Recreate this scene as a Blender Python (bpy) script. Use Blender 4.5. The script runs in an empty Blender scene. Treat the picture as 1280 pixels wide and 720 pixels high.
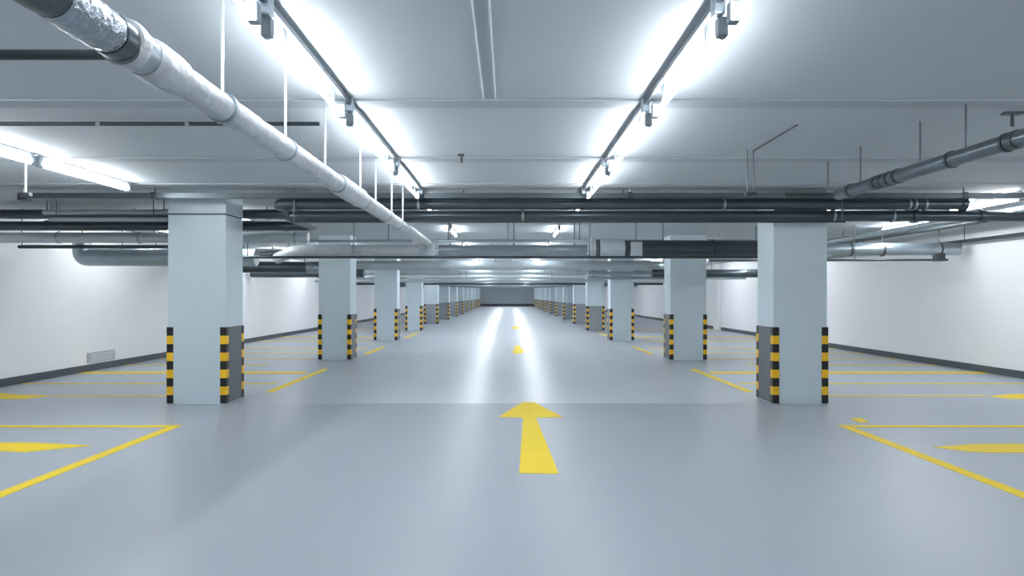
import bpy, bmesh, math, random
from mathutils import Vector, Matrix
random.seed(7)
S = bpy.context.scene
C = S.collection
EYE, F, PX, PY = 1.5, 873.0, 635.0, 370.0
CEIL = 2.92
K = .71
XL, XR, YB, YF = -8.35, 9.35, -9.0, 100.0

# ------------------------------------------------------------------ materials
def mat(name, col, rough=.5, metal=0., noise=0., nscale=3., emit=None, es=0., bump=0., bscale=20., spec=.5):
    m = bpy.data.materials.new(name); m.use_nodes = True
    n = m.node_tree; b = n.nodes['Principled BSDF']
    b.inputs['Base Color'].default_value = (*col, 1)
    b.inputs['Roughness'].default_value = rough
    b.inputs['Metallic'].default_value = metal
    b.inputs['Specular IOR Level'].default_value = spec
    if emit:
        b.inputs['Emission Color'].default_value = (*emit, 1)
        b.inputs['Emission Strength'].default_value = es
    if noise or bump:
        tc = n.nodes.new('ShaderNodeTexCoord')
    if noise:
        t = n.nodes.new('ShaderNodeTexNoise'); t.inputs['Scale'].default_value = nscale
        t.inputs['Detail'].default_value = 4
        n.links.new(tc.outputs['Object'], t.inputs['Vector'])
        r = n.nodes.new('ShaderNodeMixRGB')
        r.inputs['Color1'].default_value = (*[c*(1-noise) for c in col], 1)
        r.inputs['Color2'].default_value = (*[min(1, c*(1+noise)) for c in col], 1)
        n.links.new(t.outputs['Fac'], r.inputs['Fac'])
        n.links.new(r.outputs['Color'], b.inputs['Base Color'])
    if bump:
        t2 = n.nodes.new('ShaderNodeTexNoise'); t2.inputs['Scale'].default_value = bscale
        t2.inputs['Detail'].default_value = 3
        n.links.new(tc.outputs['Object'], t2.inputs['Vector'])
        bp = n.nodes.new('ShaderNodeBump'); bp.inputs['Strength'].default_value = bump
        bp.inputs['Distance'].default_value = .02
        n.links.new(t2.outputs['Fac'], bp.inputs['Height'])
        n.links.new(bp.outputs['Normal'], b.inputs['Normal'])
    return m

M = dict(
    column=mat('column_paint', (.60, .70, .745), .45, noise=.03, nscale=1.5),
    wall=mat('white_wall_paint', (.87, .885, .91), .55, noise=.025, nscale=.6),
    ceiling=mat('ceiling_paint', (.47, .515, .55), .7, noise=.05, nscale=.5),
    steelpipe=mat('dull_steel', (.13, .16, .185), .3, .75, noise=.35, nscale=7),
    glowgap=mat('ceiling_glow_gap_shade', (.38, .42, .455), .7),  # shade between the lamp glows, put into the colour
    channel=mat('channel_steel', (.09, .11, .125), .35, .6),
    joint=mat('dark_joint', (.08, .10, .12), .7),
    base=mat('baseboard_grey', (.055, .07, .085), .5, noise=.1),
    far=mat('grey_end_wall_paint', (.36, .42, .45), .55, noise=.05),
    guardpanel=mat('dark_rubber_panel', (.13, .14, .15), .5, noise=.08, nscale=6),
    black=mat('guard_black', (.010, .010, .012), .4),
    yellow=mat('guard_yellow', (.90, .52, .012), .4),
    paint=mat('yellow_floor_paint', (.95, .69, .018), .6, noise=.05, nscale=5),
    galv=mat('galvanised_steel', (.36, .42, .46), .34, .75, noise=.2, nscale=5, bump=.15, bscale=9),
    foil=mat('aluminium_foil_wrap', (.32, .36, .40), .22, .95, noise=.15, nscale=12, bump=.7, bscale=30),
    dark=mat('dark_pipe_paint', (.045, .06, .07), .35, .25, noise=.15),
    greypipe=mat('grey_pipe_paint', (.065, .085, .10), .28, .45, noise=.12, nscale=4),
    lightpipe=mat('pale_pipe_paint', (.50, .55, .58), .35, .1, noise=.08, nscale=4),
    midpipe=mat('mid_grey_pipe_paint', (.34, .385, .41), .3, .3, noise=.12),
    farpanel=mat('grey_column_panel', (.28, .305, .325), .5),
    jacket=mat('white_insulation_jacket', (.47, .505, .53), .45, .05, noise=.22, nscale=7, bump=.8, bscale=14),
    rod=mat('pale_threaded_rod', (.72, .77, .80), .35, .3),
    rodd=mat('dark_threaded_rod', (.10, .12, .14), .4, .4),
    clamp=mat('clamp_steel', (.06, .07, .08), .4, .5),
    housing=mat('lamp_housing', (.62, .66, .69), .45),
    socket=mat('lamp_end_socket', (.22, .26, .29), .45),
    vent=mat('vent_grey', (.42, .46, .50), .5),
    thin=mat('pale_conduit', (.62, .68, .71), .5),
)
def lamp_mat(name, s):
    return mat(name, (.9, .9, .9), .4, emit=(.93, .965, 1.0), es=s)
M['tube'] = lamp_mat('lit_tube', 58)

def floor_mat():
    m = bpy.data.materials.new('epoxy_floor'); m.use_nodes = True
    n = m.node_tree; L = n.links; b = n.nodes['Principled BSDF']
    tc = n.nodes.new('ShaderNodeTexCoord')
    nz = n.nodes.new('ShaderNodeTexNoise'); nz.inputs['Scale'].default_value = .35; nz.inputs['Detail'].default_value = 5
    L.new(tc.outputs['Object'], nz.inputs['Vector'])
    mx = n.nodes.new('ShaderNodeMixRGB')
    mx.inputs['Color1'].default_value = (.385, .425, .475, 1); mx.inputs['Color2'].default_value = (.435, .475, .53, 1)
    L.new(nz.outputs['Fac'], mx.inputs['Fac']); L.new(mx.outputs['Color'], b.inputs['Base Color'])
    # lane beyond the slab joint: glossier topcoat, reflected lamp light painted into its colour
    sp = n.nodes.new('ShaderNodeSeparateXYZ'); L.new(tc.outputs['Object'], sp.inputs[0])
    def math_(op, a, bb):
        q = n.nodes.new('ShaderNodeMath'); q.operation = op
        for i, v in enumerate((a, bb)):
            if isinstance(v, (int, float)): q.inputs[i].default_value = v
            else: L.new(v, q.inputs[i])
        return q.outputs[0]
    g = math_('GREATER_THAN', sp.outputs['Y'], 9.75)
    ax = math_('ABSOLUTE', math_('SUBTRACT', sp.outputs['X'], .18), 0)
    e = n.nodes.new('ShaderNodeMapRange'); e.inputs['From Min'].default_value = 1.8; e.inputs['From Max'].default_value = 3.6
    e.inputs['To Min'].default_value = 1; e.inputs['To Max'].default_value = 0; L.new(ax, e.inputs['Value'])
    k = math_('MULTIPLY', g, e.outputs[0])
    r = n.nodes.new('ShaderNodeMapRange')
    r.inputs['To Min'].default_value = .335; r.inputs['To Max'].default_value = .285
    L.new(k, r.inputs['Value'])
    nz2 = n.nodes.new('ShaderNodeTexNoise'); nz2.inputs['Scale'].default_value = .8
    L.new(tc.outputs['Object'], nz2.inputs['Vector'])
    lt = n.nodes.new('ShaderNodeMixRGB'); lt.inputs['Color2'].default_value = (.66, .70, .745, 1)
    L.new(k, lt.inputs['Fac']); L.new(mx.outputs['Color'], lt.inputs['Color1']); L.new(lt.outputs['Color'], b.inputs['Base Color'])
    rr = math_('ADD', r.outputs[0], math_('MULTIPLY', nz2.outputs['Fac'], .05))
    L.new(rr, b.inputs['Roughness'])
    b.inputs['Specular IOR Level'].default_value = .6
    return m
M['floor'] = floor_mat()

# ------------------------------------------------------------------ mesh helpers
def link(name, bm, mats, parent=None, smooth=False):
    bmesh.ops.recalc_face_normals(bm, faces=bm.faces)
    me = bpy.data.meshes.new(name); bm.to_mesh(me); bm.free()
    for m_ in (mats if isinstance(mats, (list, tuple)) else [mats]): me.materials.append(m_)
    if smooth:
        for p in me.polygons: p.use_smooth = True
        me.set_sharp_from_angle(angle=math.radians(38))
    o = bpy.data.objects.new(name, me); C.objects.link(o)
    if parent is not None:
        o.parent = parent
        o.location = -Vector(parent.location)      # shapes are written in room coordinates
    return o
def tag(o, label=None, cat=None, group=None, kind=None):
    if label: o['label'] = label
    if cat: o['category'] = cat
    if group: o['group'] = group
    if kind: o['kind'] = kind
    return o
def thing(name, label, cat, loc=(0, 0, 0), group=None):
    o = bpy.data.objects.new(name, None); C.objects.link(o); o.location = loc
    o.empty_display_size = .1
    return tag(o, label, cat, group)
def box(bm, x0, x1, y0, y1, z0, z1, bevel=0, mi=0):
    r = bmesh.ops.create_cube(bm, size=1, matrix=Matrix.Translation(((x0+x1)/2, (y0+y1)/2, (z0+z1)/2)) @
                              Matrix.Diagonal((abs(x1-x0), abs(y1-y0), abs(z1-z0), 1)))
    vs = r['verts']; fs = {f for v in vs for f in v.link_faces}
    for f in fs: f.material_index = mi
    if bevel:
        bmesh.ops.bevel(bm, geom=list({e for v in vs for e in v.link_edges}), offset=bevel, segments=2, affect='EDGES', profile=.5)
def bx(*a, **k):
    bm = bmesh.new(); box(bm, *a, **k); return bm
def rounded(pts, rad, n=6):
    P = [Vector(p) for p in pts]; out = [P[0]]
    for i in range(1, len(P)-1):
        a, b, c = P[i-1], P[i], P[i+1]
        d1 = (a-b); d2 = (c-b)
        r = min(rad, d1.length*.45, d2.length*.45)
        p1 = b + d1.normalized()*r; p2 = b + d2.normalized()*r
        for k in range(n+1):
            t = k/n
            out.append(p1*(1-t)**2 + b*2*t*(1-t) + p2*t*t)
    out.append(P[-1]); return out
def sweep(bm, pts, r, seg=18, rad=0, radii=None, cap=True, mi=0):
    P = rounded(pts, rad) if rad else [Vector(p) for p in pts]
    rings = []
    up = None
    for i, p in enumerate(P):
        t = (P[min(i+1, len(P)-1)] - P[max(i-1, 0)]).normalized()
        if up is None:
            up = Vector((0, 0, 1)) if abs(t.z) < .9 else Vector((1, 0, 0))
        s = t.cross(up).normalized(); up = s.cross(t).normalized()
        rr = radii[i] if radii else r
        rings.append([bm.verts.new(p + rr*(math.cos(a)*s + math.sin(a)*up))
                      for a in [2*math.pi*k/seg for k in range(seg)]])
    for a, b in zip(rings, rings[1:]):
        for k in range(seg):
            f = bm.faces.new((a[k], a[(k+1) % seg], b[(k+1) % seg], b[k])); f.material_index = mi
    if cap:
        bm.faces.new(rings[0]).material_index = mi; bm.faces.new(rings[-1][::-1]).material_index = mi
def sw(*a, **k):
    bm = bmesh.new(); sweep(bm, *a, **k); return bm
def prism(pts, z0, z1):
    bm = bmesh.new()
    a = [bm.verts.new((x, y, z0)) for x, y in pts]; b = [bm.verts.new((x, y, z1)) for x, y in pts]
    bm.faces.new(a[::-1]); bm.faces.new(b)
    n = len(pts)
    for i in range(n): bm.faces.new((a[i], a[(i+1) % n], b[(i+1) % n], b[i]))
    return bm
def struct(name, bm, m):
    o = link(name, bm, m); o['kind'] = 'structure'; return o
def fl(x, y):                       # photo point on the floor -> room x, y
    Z = EYE*F/(y-PY); return ((x-PX)*Z/F, Z)

# ------------------------------------------------------------------ the setting
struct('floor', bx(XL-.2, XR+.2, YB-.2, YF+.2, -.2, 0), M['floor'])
struct('ceiling', bx(XL-.2, XR+.2, YB-.2, YF+.2, CEIL, CEIL+.25), M['ceiling'])
struct('wall_left', bx(XL-.2, XL, YB, YF, 0, CEIL), M['wall'])
struct('wall_right', bx(XR, XR+.2, YB, YF, 0, CEIL), M['wall'])
struct('wall_back', bx(XL-.2, XR+.2, YB-.2, YB, 0, CEIL), M['wall'])
struct('wall_far', bx(XL-.2, XR+.2, YF, YF+.2, 0, CEIL), M['far'])
struct('baseboard_left', bx(XL, XL+.02, YB, YF, 0, .135), M['base'])
struct('baseboard_right', bx(XR-.02, XR, YB, YF, 0, .135), M['base'])
struct('baseboard_far', bx(XL+.02, XR-.02, YF-.03, YF, 0, .38), M['base'])
# strips painting in shade between lamp glows, and a pilaster on the right wall
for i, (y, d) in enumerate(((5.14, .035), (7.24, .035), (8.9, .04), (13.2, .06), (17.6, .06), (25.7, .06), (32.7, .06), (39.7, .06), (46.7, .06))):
    struct('trim_%d' % (i+1), bx(XL, XR, y-.1, y+.1, CEIL-.012, CEIL), M['glowgap'])
struct('trim_10', bx(XR-.12, XR, 30.6, 31.4, 0, CEIL), M['wall'])

# ------------------------------------------------------------------ columns
ORD = ['first', 'second', 'third', 'fourth', 'fifth', 'sixth', 'seventh', 'eighth', 'ninth', 'tenth', 'eleventh', 'twelfth', 'thirteenth', 'fourteenth', 'fifteenth', 'sixteenth', 'seventeenth', 'eighteenth', 'nineteenth', 'twentieth', 'twenty-first', 'twenty-second', 'twenty-third', 'twenty-fourth', 'twenty-fifth', 'twenty-sixth', 'twenty-seventh', 'twenty-eighth', 'twenty-ninth', 'thirtieth']
def guard(cx, cy, sx, sy, h, parent, w=.075, t=.012, n=9):
    """L-shaped striped bumper round one corner; sx, sy point into the column."""
    bm = bmesh.new(); z0 = .02; dz = (h-z0)/n
    for k in range(n):
        a, b = z0+k*dz, z0+(k+1)*dz
        ox, oy = cx - sx*t, cy - sy*t
        pts = [(ox, oy), (cx+sx*w, oy), (cx+sx*w, cy), (cx, cy), (cx, cy+sy*w), (ox, cy+sy*w)]
        va = [bm.verts.new((x, y, a)) for x, y in pts]; vb = [bm.verts.new((x, y, b)) for x, y in pts]
        fs = [bm.faces.new(va[::-1]), bm.faces.new(vb)]
        for i in range(6): fs.append(bm.faces.new((va[i], va[(i+1) % 6], vb[(i+1) % 6], vb[i])))
        for f in fs: f.material_index = k % 2
    o = link('corner_guard', bm, [M['black'], M['yellow']], parent)
    o['label'] = 'black and yellow striped corner guard'
def column(side, i, x0, x1, y, depth=.62):
    k = 'left' if side < 0 else 'right'
    extra = ''
    if i == 0: lab = 'large pale blue-grey column nearest the camera, %s of the drive lane' % k
    else: lab = 'pale grey square column, %s one back in the row on the %s of the lane' % (ORD[i], k)
    t = thing('column', lab, 'column', ((x0+x1)/2, y+depth/2, 0), 'square columns in the %s row' % k)
    g = 1.07
    link('shaft', bx(x0, x1, y, y+depth, 0, 2.62, bevel=.008), M['column'], t)
    link('joint_line', bx(x0+.006, x1-.006, y+.006, y+depth-.006, 2.62, 2.64), M['joint'], t)
    link('capital', bx(x0, x1, y, y+depth, 2.64, CEIL, bevel=.005), M['column'], t)
    # dark panel between the guards on the face towards the lane
    xi = x1 if side < 0 else x0; s = 1 if side < 0 else -1
    o = link('side_panel', bx(xi, xi+s*.010, y+.08, y+depth-.08, .02, g), M['guardpanel'], t)
    o['label'] = 'dark grey rubber panel'
    if i >= 4 or (i == 3 and side > 0):
        o = link('front_panel', bx(x0+.08, x1-.08, y-.010, y, .02, g), M['farpanel'], t)
        o['label'] = 'grey panel across the front'
    for cx, sx in ((x0, 1), (x1, -1)):
        for cy, sy in ((y, 1), (y+depth, -1)):
            guard(cx, cy, sx, sy, g, t)
    return t
CY = [9.63, 16.27, 23.4, 30.1] + [37.1+7*k for k in range(9)]
Lx = [(-4.69, -3.89), (-4.41, -3.67), (-4.48, -3.72), (-4.41, -3.72)]
Rx = [(3.66, 4.40), (3.78, 4.62), (3.43, 4.21), (3.41, 4.14)]
for i, y in enumerate(CY):
    a = Lx[i] if i < 4 else (-4.45, -3.74); column(-1, i, a[0], a[1], y)
    a = Rx[i] if i < 4 else (3.50, 4.24); column(1, i, a[0], a[1], y)

# ------------------------------------------------------------------ floor markings
T = .004
def mark(name, pts, label, cat, group=None):
    return tag(link(name, prism(pts, 0, T), M['paint']), label, cat, group)
for side, k in ((-1, 'left'), (1, 'right')):
    xa = 3.83 if side < 0 else 3.88
    wall = abs(XL)-.03 if side < 0 else XR-.03
    segs = [(2.2, 8.1, 'nearest the camera, running out of the frame'), (10.9, 14.35, 'between the first and second columns'),
            (17.95, 20.6, 'between the second and third columns'), (24.8, 28.6, 'between the third and fourth columns')]
    for j, (a, b, w) in enumerate(segs):
        x = side*(xa - (.10 if j else 0) - (.07 if j > 1 else 0)); 
        mark('lane_edge_line', [(x-.06, a), (x+.06, a), (x+.06, b), (x-.06, b)],
             'yellow line on the %s lane edge, %s' % (k, w), 'floor line', 'lane edge lines on the %s' % k)
    lines = [(8.03, .12, xa+.07, 'closing the bay in front of the nearest column'),
             (10.5, .085, 4.75, 'just behind the nearest column'),
             (11.95, .10, 3.95, 'second one behind the nearest column'),
             (13.65, .30, 3.95, 'the thick one level with the middle of the bays'),
             (15.2, .12, 5.2, 'just in front of the second column'),
             (16.75, .14, 4.7, 'level with the second column'),
             (18.25, .14, 4.0, 'just behind the second column'),
             (19.9, .2, 4.0, 'second one behind the second column'),
             (23.3, .25, 4.55, 'level with the third column'),
             (25.4, .4, 4.0, 'behind the third column'),
             (31.2, .3, 4.55, 'near the fourth column')]
    for y, w, x0, lab in lines:
        a, b = sorted((side*x0, side*(wall if y != 10.5 else (6.82 if side < 0 else 7.16))))
        mark('bay_line', [(a, y-w/2), (b, y-w/2), (b, y+w/2), (a, y+w/2)],
             'yellow %s bay line, %s' % (k, lab), 'floor line', 'bay lines on the %s' % k)
def clampx(p): return (max(XL+.05, min(XR-.05, p[0])), p[1])
mark('bay_arrow', [clampx(fl(*p)) for p in ((115, 557), (60, 562.5), (30, 565.5), (0, 564), (-110, 562), (-110, 554), (0, 553.5), (40, 553.5))][::-1],
     'yellow arrow tip pointing at the lane in the nearest left bay', 'floor arrow')
mark('bay_arrow', [clampx(fl(*p)) for p in ((1167, 559), (1210, 564.5), (1240, 566), (1340, 566), (1340, 555), (1240, 555), (1215, 555.5))],
     'yellow arrow tip pointing at the lane in the nearest right bay', 'floor arrow')
mark('bay_arrow', [clampx(fl(*p)) for p in ((68, 494.4), (30, 498.8), (-50, 499), (-50, 491), (0, 491.5), (25, 493.6))][::-1],
     'small yellow arrow tip on the bay line behind the nearest left column', 'floor arrow')
mark('bay_arrow', [clampx(fl(*p)) for p in ((1236, 495.6), (1262, 498.4), (1300, 499), (1300, 492.5), (1262, 492.8))],
     'small yellow arrow tip on the bay line behind the nearest right column', 'floor arrow')
mark('paint_dash', [fl(*p) for p in ((1063, 523), (1074, 528.5), (1087, 528), (1076, 522.5))],
     'short pale yellow dash just above the corner of the nearest right bay', 'floor line')
mark('lane_arrow', [fl(*p) for p in ((649, 591.5), (698.5, 592.5), (670, 522.2), (704, 521.4), (681, 510), (668, 503), (654, 503), (643, 509), (623.5, 521.4), (653.8, 522))],
     'large yellow arrow painted in the lane, nearest the camera', 'floor arrow', 'arrows along the drive lane')
mark('lane_arrow', [fl(*p) for p in ((640, 440.2), (644, 442.2), (650, 442.2), (655.5, 440), (651.5, 435), (649, 431.8), (645, 431.8), (643, 435), (642.5, 437))],
     'small yellow arrow in the lane, second from the camera', 'floor arrow', 'arrows along the drive lane')
mark('lane_arrow', [fl(*p) for p in ((639, 410.3), (644, 411.2), (650, 410.3), (647.5, 408.3), (641.5, 408.3))],
     'tiny yellow arrow in the lane, farthest from the camera', 'floor arrow', 'arrows along the drive lane')

# ------------------------------------------------------------------ lamps
def lamp(x, y0, y1, side, label, group, drop=.15, lit='tube', rad=.016):
    z = CEIL - drop
    t = thing('tube_light', label, 'ceiling light', (x, (y0+y1)/2, CEIL), group)
    if drop < .14: link('housing', bx(x-.022, x+.022, y0+.02, y1-.02, z+rad+.012, CEIL-.008, bevel=.005), M['housing'], t)
    link('tube', sw([(x, y0+.05, z), (x, y1-.05, z)], rad, seg=12), M[lit], t, smooth=True)
    for ya, yb in ((y0, y0+.06), (y1-.06, y1)):
        link('end_socket', bx(x-.024, x+.024, ya, yb, z-rad-.008, z+min(.07, drop-.015), bevel=.006), M['socket'], t)
    for q in (.18, .82):
        yy = y0+(y1-y0)*q
        link('mount', sw([(x, yy, z+rad*.9), (x, yy, CEIL)], .010, seg=8), M['socket'], t)
near = [(-5.0, -3.9), (1.45, 3.22), (3.34, 4.92), (5.1, 7.05), (7.2, 9.0), (9.72, 11.3)]
far = [(14.0, 15.6)] + [(17.8+3.5*k, 20.1+3.5*k) for k in range(23)]
def place(k):
    if k < 1: return 'behind the camera'
    return ORD[k-1]+' one in view'
for side, x, rail, nm in ((-1, -1.16, -1.135, 'left'), (1, 1.03, .985, 'right')):
    spans = near+far
    for k, (a, b) in enumerate(spans):
        if k >= 11 and k % 2 == 0 and False: continue
        lab = 'tube light in the long row left of the lane, ' if side < 0 else 'tube light in the long row right of the lane, '
        lamp(x, a, b, side, lab+place(k), 'tube lights in the %s row' % nm, drop=.15 if k < 6 else .08, rad=.016 if k < 6 else .021 if k < 8 else .033)
    t = thing('lighting_conduit', 'grey conduit on the ceiling beside the tube lights, %s of the lane' % nm, 'conduit', (rail, 7, CEIL))
    link('channel', bx(rail-.013, rail+.013, -6, 11.6, CEIL-.055, CEIL-.025), M['channel'], t)
    for y in (-.4, 1.2, 3.28, 5.01, 7.125, 9.06, 11.4):
        link('junction_box', bx(rail-.028, rail+.028, y-.032, y+.032, CEIL-.105, CEIL-.0005, bevel=.008), M['galv'], t)
for nm, x, spans, dz in (('left', -4.72, [(-4.5, -2.7), (1.3, 3.1), (3.3, 5.0), (5.7, 6.94), (7.0, 8.7), (11.0, 12.8), (18.2, 20.2), (25, 27.5), (34.5, 37), (45, 47.5), (58, 60.5), (72, 74.5)], .085),
                         ('right', 5.55, [(-4.5, -2.7), (1.3, 3.1), (3.3, 5.06), (11.6, 13.2), (18.2, 20.2), (25, 27.5), (34.5, 37), (45, 47.5), (58, 60.5), (72, 74.5)], .115)):
    for k, (a, b) in enumerate(spans):
        lamp(x, a, b, 0, 'tube light over the %s parking bays, %s from the near end of its row' % (nm, ORD[k]),
             'tube lights over the %s bays' % nm, drop=dz, rad=.032)
lamp(7.7, 5.6, 7.6, 0, 'unseen tube light added to brighten the right wall, just outside the right edge of the frame', 'tube lights over the right bays', drop=.1, rad=.032)  # unseen lamp, added so the right wall gets more light
lamp(6.9, 9.35, 10.9, 0, 'tube light at the right edge of the frame just behind the steel channel', 'tube lights over the right bays', drop=.1, rad=.032)
lamp(7.7, 12.4, 14.4, 0, 'tube light near the right wall just right of the first right column', 'tube lights over the right bays', drop=.1, rad=.032)
lamp(7.7, 20.4, 22.4, 0, 'tube light near the right wall, middle of the three there', 'tube lights over the right bays', drop=.1, rad=.032)
lamp(-6.9, 20.4, 22.4, 0, 'tube light near the left wall, middle of the three there', 'tube lights over the left bays', drop=.1, rad=.032)
lamp(7.7, 27.4, 29.4, 0, 'tube light near the right wall, farthest of the three there', 'tube lights over the right bays', drop=.1, rad=.032)
lamp(-6.9, 12.9, 14.9, 0, 'tube light near the left wall, nearest of the three there', 'tube lights over the left bays', drop=.1, rad=.032)
lamp(-6.9, 27.4, 29.4, 0, 'tube light near the left wall, farthest of the three there', 'tube lights over the left bays', drop=.1, rad=.032)

# ------------------------------------------------------------------ pipes
def hangers(t, items, mat_=None):
    """items: (x, y, z_top_of_pipe) -> threaded rod up to the slab"""
    for x, y, z in items:
        link('hanger_rod', sw([(x, y, z), (x, y, CEIL)], .009, seg=8), mat_ or M['rodd'], t)
def ring(t, p, ax, r, w=.03, m='clamp', name='pipe_clamp'):
    a = Vector(p); d = Vector(ax).normalized()*w/2
    link(name, sw([a-d, a+d], r, seg=20), M[m], t, smooth=True)
def run(name, label, cat, pts, r, m, rings=(), rods=(), rad=.2, group=None, caps=(), seg=18, rodm=None, ringm='clamp'):
    t = thing(name, label, cat, tuple(pts[0]), group)
    link('pipe', sw(pts, r, seg=seg, rad=rad), M[m], t, smooth=True)
    for p, ax in rings: ring(t, p, ax, r+.014, m=ringm)
    hangers(t, rods, rodm)
    for p, ax in caps: ring(t, p, ax, r+.02, .07, m, 'end_flange')
    return t
X_, Y_ = (1, 0, 0), (0, 1, 0)

# big insulated pipe, left of the lane, running away from the camera
KP = .62
z = EYE+1.45*KP; px = -2.2*KP
t = thing('insulated_pipe', 'big white insulated pipe running along the ceiling left of the lane', 'pipe', (px, 4*KP, z))
link('pipe', sw([(px, -4, z), (px, 11.95, z), (px, 11.95, EYE+.86)], .063, seg=24, rad=.1), M['lightpipe'], t, smooth=True)
def sleeve(y0, y1, r0, m, name='insulation_sleeve', r1=None, lab=None, lump=0.):
    y0 *= KP; y1 *= KP; r0 *= KP; lump *= KP
    n = max(2, int((y1-y0)/.035)); P = []; R = []
    for k in range(n+1):
        q = k/n; P.append((px, y0+(y1-y0)*q, z))
        e = min(1, min(q, 1-q)*n/1.5)
        R.append(r0*(.93+.07*e) + lump*random.uniform(-1, 1))
    bm = bmesh.new(); sweep(bm, P, r0, seg=28, radii=R)
    o = link(name, bm, M[m], t, smooth=True)
    if lab: o['label'] = lab
sleeve(-5.5, 3.36, .118, 'greypipe', 'dark_sleeve', lab='dark rubber sleeve')
sleeve(3.36, 3.84, .122, 'foil', 'foil_wrap', lab='crumpled shiny foil wrap')
sleeve(3.84, 3.96, .128, 'greypipe', 'dark_sleeve', lab='dark rubber band')
sleeve(3.97, 4.06, .146, 'jacket', 'clamp_collar', lab='thick white folded collar')
sleeve(4.07, 4.20, .128, 'galv', 'steel_band', lab='grey steel band')
sleeve(4.20, 4.62, .134, 'jacket', lab='thick white insulation', lump=.002)
sleeve(4.62, 5.36, .106, 'jacket', lump=.003)
sleeve(5.40, 6.10, .108, 'jacket', lump=.003)
sleeve(6.14, 9.0, .108, 'jacket', lump=.0025)
sleeve(9.0, 10.4, .135, 'jacket', lab='bulging white insulation wrap', lump=.006)
sleeve(10.45, 13.1, .115, 'jacket', lump=.003)
sleeve(13.2, 18.2, .11, 'jacket', lump=.002)
for y in (5.38, 6.9, 9.0, 10.6, 12.5, 13.9): ring(t, (px, y*KP, z), Y_, .124*KP, .02, 'galv')
hangers(t, [(px, y*KP, z+.062) for y in (5.38, 6.9, 8.4, 10.4, 11.6, 13.2, 14.6)], M['rod'])

# steel pipe, right side
px = 4.72*K; z = EYE+1.45*K
t = run('steel_pipe', 'galvanised steel pipe with black joint rings rising to the right over the bays', 'pipe', [(px, -4, z), (px, 7.08, z)], .058, 'steelpipe')
link('thin_end', sw([(px, 7.05, z+.01), (px, 7.2, z+.01), (px-.5, 7.2, z+.01)], .02, seg=12, rad=.08), M['dark'], t, smooth=True)
for y in (5.2, 6.6, 7.42, 8.45, 8.62, 9.6): ring(t, (px, y*K, z), Y_, .066, .03)
for y in (6.5, 8.8, 8.95): ring(t, (px, y*K, z), Y_, .064, .07, 'dark', 'coupling')
hangers(t, [(px, y*K, z+.055) for y in (3.6, 5.2, 7.2, 8.0, 9.35, 10.3)])

# dark branches crossing on the left near the camera
t = run('branch_pipe', 'thick black branch pipe joining the big insulated pipe from the left, near the top', 'pipe',
        [(XL+.02, 2.62, EYE+.905), (-1.50, 2.62, EYE+.905)], .02, 'dark', rods=[(-4.5, 2.62, EYE+.92)])
t = run('branch_pipe', 'thin black pipe crossing under the ceiling on the left behind the insulated pipe', 'pipe',
        [(XL+.02, 7.85*K, EYE+1.935*K), (-2.12*K, 7.85*K, EYE+1.935*K)], .017, 'dark')
for x in (-4.6, -3.6): ring(t, (x*K, 7.85*K, EYE+1.935*K), X_, .022, .03, 'galv')

# first transverse bundle, just in front of the first columns
yr, zr = 9.2, EYE+1.322
t = thing('cable_channel', 'long thin dark steel channel crossing the whole lane in front of the first columns', 'cable channel', (0, yr, zr))
bm = bmesh.new(); x0, x1 = -6.33, XR-.03
box(bm, x0, x1, yr-.05, yr+.05, zr-.038, zr-.032); box(bm, x0, x1, yr-.05, yr-.044, zr-.032, zr+.03); box(bm, x0, x1, yr+.044, yr+.05, zr-.032, zr+.03)
link('channel', bm, M['channel'], t)
link('end_bracket', bx(-6.43, -6.3, yr-.06, yr+.06, zr-.065, zr+.03, bevel=.01), M['clamp'], t)
link('cable', sw([(-6.28, yr, zr-.005), (XR-.05, yr, zr-.005)], .02, seg=8), M['dark'], t)
for x in (-4.65, 6.0, 4.36, 1.6): link('bracket', bx(x-.03, x+.03, yr-.058, yr+.058, zr-.046, zr+.04), M['clamp'], t)
hangers(t, [(x, yr, zr+.03) for x in (6.0, 6.86, -4.65)], M['rodd'])
hangers(t, [(x, yr, zr+.03) for x in (-6.38, -2.2, 1.6)], M['rod'])
for xa, ya, yb_, lab in ((2.36, 6.8, .99, 'pair of thin dark rods hanging from the ceiling above the first right column'), (-5.18, 7.5, 1.09, 'thin rod with a dark foot hanging at the left end of the steel channel')):
    t = thing('hanging_rods', lab, 'rod', (xa, ya, CEIL))
    for dx in ((-.03, .03) if xa > 0 else (0,)):
        link('rod', sw([(xa+dx, ya, EYE+yb_+.02), (xa+dx, ya, CEIL)], .007 if xa > 0 else .012, seg=8), M['rodd'] if xa > 0 else M['rod'], t)
    link('foot', bx(xa-.055, xa+.055, ya-.03, ya+.03, EYE+yb_-.02, EYE+yb_+.02, bevel=.006), M['clamp'], t)
def sbend(label, z, r, xr, xb, yf, yb, rings=(), rods=(), caps=()):
    return run('transverse_pipe', label, 'pipe', [(xr, yf, z), (xb, yf, z), (xb, yb, z), (XL+.4, yb, z)], r, 'greypipe',
               rings=[((x, yf, z), X_) for x in rings], rods=[(x, yf, z+r) for x in rods],
               caps=[((x, yf, z), X_) for x in caps], rad=.16, ringm='galv')
sbend('upper grey pipe of the pair crossing in front of the first right column', EYE+1.235, .072, 6.15, -3.12, 9.40, 10.55,
      rings=(5.38, 5.46, 5.6, -1.2, 2.9), rods=(1.55, -.6, 3.9), caps=(6.12,))
sbend('lower dark pipe of the pair crossing in front of the first right column', EYE+1.082, .074, 7.0, -2.98, 9.46, 10.8,
      rings=(5.2, 4.4, .2), caps=(5.5, 6.4))
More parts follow.
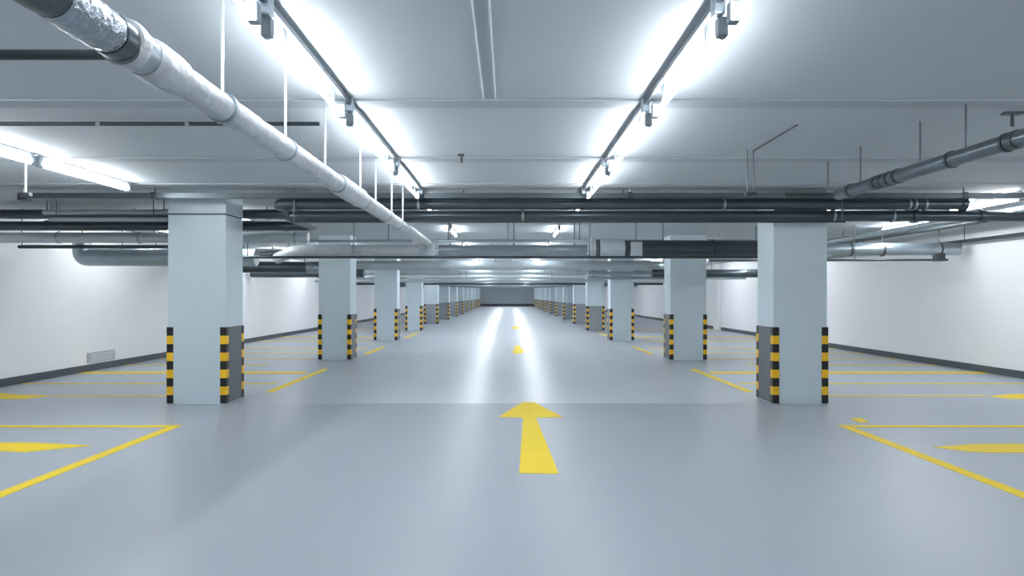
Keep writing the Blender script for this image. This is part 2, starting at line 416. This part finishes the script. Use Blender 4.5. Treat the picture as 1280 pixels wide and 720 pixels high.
run('transverse_pipe', 'thin dark pipe along the underside of the first crossing pipes', 'pipe',
    [(-2.9, 9.32, EYE+.99), (4.5, 9.32, EYE+.99)], .014, 'dark', rods=[(-2.85, 9.3, EYE+1.0), (4.45, 9.3, EYE+1.0)])
# left side, beside the first column
run('side_pipe', 'pale grey pipe beside the first left column, below the black cable bundle', 'pipe',
    [(XL+.02, 11.2, EYE+.935), (-3.2, 11.2, EYE+.935)], .085, 'lightpipe',
    rings=[((x, 11.2, EYE+.935), X_) for x in (-7.2, -5.9, -3.4)], rods=[(-7.2, 11.2, EYE+1.02), (-6, 11.2, EYE+1.02)], ringm='galv')
run('side_pipe', 'short black pipe under the pale pipe left of the first left column', 'pipe',
    [(-7.95, 11.35, EYE+.80), (-4.3, 11.35, EYE+.80)], .03, 'dark', rods=[(-7.9, 11.35, EYE+.83), (-4.4, 11.35, EYE+.83)])
run('side_pipe', 'fat grey duct pipe with a rounded end hanging low left of the first left column', 'pipe',
    [(-7.62, 12.5, EYE+.95), (-7.62, 12.5, EYE+.69), (-4.5, 12.5, EYE+.69)], .155, 'galv', rad=.3,
    rods=[(-6.9, 12.5, EYE+.84), (-5, 12.5, EYE+.84), (-7.62, 12.5, EYE+.96)])
run('side_pipe', 'black bundled pipe behind the first left column, above the pale pipe', 'pipe',
    [(-7.3, 11.02, EYE+1.12), (-4.0, 11.02, EYE+1.12)], .075, 'dark', rings=[((-5.3, 11.0, EYE+1.12), X_), ((-5.15, 11, EYE+1.12), X_)],
    rods=[(-7.2, 11.0, EYE+1.19), (-5.2, 11, EYE+1.19), (-3.8, 11, EYE+1.19)], ringm='rod')
run('side_pipe', 'pale flat-topped pipe high beside the first left column, just under the channel', 'pipe',
    [(-6.6, 10.05, EYE+1.10), (-4.9, 10.05, EYE+1.10)], .03, 'midpipe', rods=[(-6.5, 10.05, EYE+1.12), (-5.1, 10.05, EYE+1.12)])
run('side_pipe', 'small grey pipe crossing left of the first left column under the steel channel', 'pipe',
    [(-6.75, 10.15, EYE+1.22), (-4.85, 10.15, EYE+1.22)], .035, 'galv', rods=[(-6.7, 10.15, EYE+1.25), (-5, 10.15, EYE+1.25)])
for (x, zz, r, m, lab) in ((-8.0, EYE+1.23, .05, 'dark', 'black pipe following the top of the left wall'),
                           (-8.12, EYE+.98, .06, 'galv', 'grey pipe following the left wall, lower of two')):
    run('wall_pipe', lab, 'pipe', [(x, -3, zz), (x, 10.0 if m == 'dark' else 10.8, zz)], r, m, rods=[(x, y, zz+r) for y in (3, 6, 9.5)])
# right side wall runs
run('wall_pipe', 'black pipe running off to the right below the steel channel end', 'pipe',
    [(8.35, -3, EYE+1.33), (8.35, 20, EYE+1.33)], .05, 'dark', rods=[(8.35, y, EYE+1.37) for y in (9, 13, 17)])
run('wall_pipe', 'thin black pipe close to the right wall, lowest of the right runs', 'pipe',
    [(9.15, -3, EYE+1.10), (9.15, 22, EYE+1.10)], .035, 'dark', rods=[(9.15, y, EYE+1.13) for y in (10, 14, 18)])
run('wall_pipe', 'pale grey pipe running along the right bays under the lamps', 'pipe',
    [(7.2, 9.6, EYE+1.22), (7.2, 20, EYE+1.22)], .05, 'galv', rods=[(7.2, y, EYE+1.26) for y in (11, 15, 19)])
t = run('side_pipe', 'steel pipe with clamps crossing low right of the first right column', 'pipe',
    [(4.0, 14.1, EYE+.93), (9.1, 14.1, EYE+.95)], .125, 'galv', rings=[((x, 14.1, EYE+.935), X_) for x in (6.9, 7.55, 8.7)],
    rods=[(7.55, 14.1, EYE+1.05), (8.7, 14.1, EYE+1.05), (5, 14.1, EYE+1.05)])
link('drain_valve', bx(8.62, 8.78, 14.0, 14.2, EYE+.70, EYE+.86, bevel=.02), M['clamp'], t)
run('side_pipe', 'thin black pipe below the clamped steel pipe on the right', 'pipe',
    [(4.0, 13.9, EYE+.705), (8.75, 13.9, EYE+.72)], .022, 'dark', rods=[(6.9, 13.9, EYE+.72)])

# second transverse bundle, in front of the second columns
y2, q = 12.0, .762
t = run('transverse_pipe', 'fat white pipe crossing before the second left column, where the insulated pipe ends', 'pipe',
    [(-4.25, 12.9, EYE+.70), (-3.75, 12.2, EYE+.785), (-1.31, y2, EYE+.785)], .103, 'jacket', rings=[((-2.67, 12.1, EYE+.785), X_)],
    rods=[(-3.9, 12.4, EYE+.84), (-2.67, 12.1, EYE+.87)], ringm='galv')
link('end_box', bx(-1.5, -1.27, y2-.13, y2+.13, EYE+.66, EYE+.91, bevel=.025), M['lightpipe'], t)
run('transverse_pipe', 'grey pipe across the middle of the lane at the second columns', 'pipe',
    [(-1.2, y2+.1, EYE+.785), (1.36, y2+.1, EYE+.785)], .10, 'midpipe', rings=[((x, y2+.1, EYE+.785), X_) for x in (-.3, .1)],
    rods=[(-1.0, y2+.1, EYE+.87), (.1, y2+.1, EYE+.88), (1.15, y2+.1, EYE+.87)], ringm='galv')
t = run('duct', 'long grey duct with a white end box before the second right column', 'duct',
    [(1.42, y2, EYE+.81), (4.9, y2, EYE+.81)], .15, 'greypipe', rings=[((x, y2, EYE+.81), X_) for x in (1.55, 3.5)],
    rods=[(2.2, y2, EYE+.95), (2.66, y2, EYE+.95), (4.3, y2, EYE+.95)])
ring(t, (1.46, y2, EYE+.81), X_, .18, .07, 'jacket', 'end_collar')
ring(t, (1.76, y2, EYE+.81), X_, .158, .46, 'lightpipe', 'pale_sleeve')
link('access_box', bx(2.08, 2.28, y2-.18, y2+.18, EYE+.67, EYE+.92, bevel=.02), M['lightpipe'], t)
run('transverse_pipe', 'thin bright pipe crossing above the grey pipes at the second columns', 'pipe',
    [(-1.2, 11.7, EYE+.92), (1.35, 11.7, EYE+.92)], .022, 'galv', rods=[(x, 11.7, EYE+.94) for x in (-1, .0, 1.2)])
run('transverse_pipe', 'thin bright pipe above the fat white pipe left of the lane', 'pipe',
    [(-4.95, 11.7, EYE+.92), (-1.6, 11.7, EYE+.92)], .022, 'galv', rods=[(x, 11.7, EYE+.94) for x in (-3.7, -2)])
run('transverse_pipe', 'thin dark angle pipe along the bottom of the second bundle', 'pipe',
    [(-4.5, 11.8, EYE+.655), (4.9, 11.8, EYE+.655)], .022, 'dark', rods=[(x, 11.8, EYE+.67) for x in (-4.4, 1.38, 4.8)])
t = run('side_pipe', 'dark grey low pipe with a foil end left of the second left column', 'pipe',
    [(-8.2, 17.2, EYE+.72), (-3.9, 17.2, EYE+.70)], .14, 'greypipe', rods=[(-7, 17.2, EYE+.85), (-5, 17.2, EYE+.85)])
ring(t, (-4.75, 17.2, EYE+.703), X_, .15, .38, 'foil', 'foil_wrap')
run('side_pipe', 'dark pipe slanting back behind the first left column', 'pipe',
    [(-3.4, 12.9, EYE+.86), (-5.2, 13.9, EYE+.80), (-7.5, 13.9, EYE+.80)], .055, 'dark', rods=[(-7, 13.9, EYE+.84)])

# third bundle and those farther on
y3 = 22.7
run('transverse_pipe', 'fat dark pipe crossing the lane before the third columns', 'pipe',
    [(-4.9, y3, EYE+.99), (4.9, y3, EYE+.99)], .15, 'midpipe', rings=[((x, y3, EYE+.99), X_) for x in (-2.2, 1.2)],
    rods=[(x, y3, EYE+1.14) for x in (-3.4, -.4, 2.4)], ringm='galv')
run('transverse_pipe', 'shiny steel pipe low before the third right column', 'pipe',
    [(2.62, y3+.35, EYE+.74), (7.9, y3+.35, EYE+.74)], .07, 'galv', rods=[(x, y3+.35, EYE+.8) for x in (2.7, 5.2)])
run('transverse_pipe', 'second shiny steel pipe, lowest before the third right column', 'pipe',
    [(2.62, y3+.5, EYE+.60), (7.9, y3+.5, EYE+.60)], .05, 'galv', rods=[(x, y3+.5, EYE+.62) for x in (2.8, 5.0)])
run('transverse_pipe', 'thin bright pipe above the fat dark pipe at the third columns', 'pipe',
    [(-7.9, y3-.2, EYE+1.24), (7.9, y3-.2, EYE+1.24)], .04, 'galv', rods=[(x, y3-.2, EYE+1.34) for x in (-3.2, 2.8)])
for s, nm in ((-1, 'left'), (1, 'right')):
    run('side_pipe', 'dark low pipe over the %s bays level with the third column' % nm, 'pipe',
        [(s*8.2, 22.3, EYE+.72), (s*4.6, 22.3, EYE+.72)], .13, 'greypipe', rods=[(s*6.5, 22.3, EYE+.84)])
for i in range(3, 13):
    y = CY[i]-.6
    wide = 7.9
    for j, (h, r, m, nm) in enumerate(((1.24, .06, 'galv', 'top'), (1.0, .11, 'midpipe', 'fat middle'), (.80, .07, 'lightpipe', 'pale lower'), (.62, .06, 'midpipe', 'lowest grey'))):
        if i > 5: h = h*.85 + (i-5)*.07 + .1
        h = min(h, 1.2-r)
        if i > 8 and j < 2: continue
        if m == 'midpipe' and (i+j) % 2: m = 'greypipe'
        run('transverse_pipe', '%s pipe of the bundle crossing the lane at the %s columns' % (nm, ORD[i]), 'pipe',
            [(-wide, y-.3*j, EYE+h), (wide, y-.3*j, EYE+h)], r, m, rods=[(x+.3*j, y-.3*j, EYE+h+r) for x in (-2.6, .5+.4*(i % 2), 2.6)],
            group='pipes crossing far down the lane', seg=12)
# extra horizontal runs between the second and fourth columns
for yy, h, r, m, lab in ((18.9, 1.22, .05, 'lightpipe', 'pale pipe close under the ceiling behind the second columns'),
                         (20.3, 1.15, .06, 'galv', 'steel pipe crossing between the second and third columns'),
                         (26.2, 1.12, .09, 'galv', 'steel pipe crossing between the third and fourth columns')):
    run('transverse_pipe', lab, 'pipe', [(-7.9, yy, EYE+h), (7.4, yy, EYE+h)], r, m, rods=[(x, yy, EYE+h+r) for x in (-4.6, -1, .2, 2.9)], rodm=M['rod'])

# ceiling details
for x, lab in ((-.174, 'left one of two thin pale conduits running along the middle of the ceiling'), (-.089, 'right one of two thin pale conduits running along the middle of the ceiling')):
    tag(link('ceiling_conduit', sw([(x, .5, CEIL-.005), (x, 5.0, CEIL-.005)], .0045, seg=8), M['thin']), lab, 'conduit')
tag(link('ceiling_conduit', sw([(2.39, 5.77, CEIL-.008), (2.39, 6.8, CEIL-.008)], .007, seg=8), M['clamp']), 'short dark conduit on the ceiling leading to two hanging rods at the right', 'conduit')
t = thing('ceiling_sensor', 'small dark stub fitting hanging from the ceiling left of the middle', 'sensor', (-.47, 7.0, CEIL))
link('base', sw([(-.47, 7.0, CEIL), (-.47, 7.0, CEIL-.018)], .032, seg=16), M['clamp'], t)
link('stem', sw([(-.465, 7.0, CEIL-.015), (-.465, 7.0, CEIL-.085)], .012, seg=12), M['clamp'], t)
t = thing('ceiling_sensor', 'small dark ceiling fitting above the steel pipe at the right edge', 'sensor', (3.9, 5.4, CEIL))
link('base', bx(3.83, 3.97, 5.37, 5.43, CEIL-.02, CEIL), M['clamp'], t)
link('stem', sw([(3.9, 5.4, CEIL-.015), (3.9, 5.4, CEIL-.11)], .014, seg=12), M['clamp'], t)
# plate on the left wall
t = thing('wall_vent', 'small grey louvred plate low on the left wall', 'vent', (XL, 14.35, .16))
link('frame', bx(XL, XL+.025, 13.85, 14.8, .165, .37, bevel=.006), M['vent'], t)
bm = bmesh.new()
for k in range(4): box(bm, XL+.026, XL+.034, 13.92, 14.73, .19+.042*k, .215+.042*k)
link('louvres', bm, M['housing'], t)

# ------------------------------------------------------------------ camera, world
cam = bpy.data.cameras.new('camera'); co = bpy.data.objects.new('camera', cam); C.objects.link(co)
co.location = (0, 0, EYE); co.rotation_euler = (math.pi/2, 0, 0)
cam.sensor_fit = 'HORIZONTAL'; cam.sensor_width = 36; cam.lens = 36*F/1280
cam.shift_x = (640-PX)/1280; cam.shift_y = (PY-360)/1280
cam.clip_end = 300; cam.clip_start = .05
S.camera = co
w = bpy.data.worlds.new('world'); S.world = w; w.use_nodes = True
w.node_tree.nodes['Background'].inputs[0].default_value = (.6, .7, .8, 1)
w.node_tree.nodes['Background'].inputs[1].default_value = .05
S.view_settings.view_transform = 'Standard'; S.view_settings.look = 'None'
S.view_settings.gamma = 1; S.view_settings.use_curve_mapping = False
S.view_settings.exposure = 0
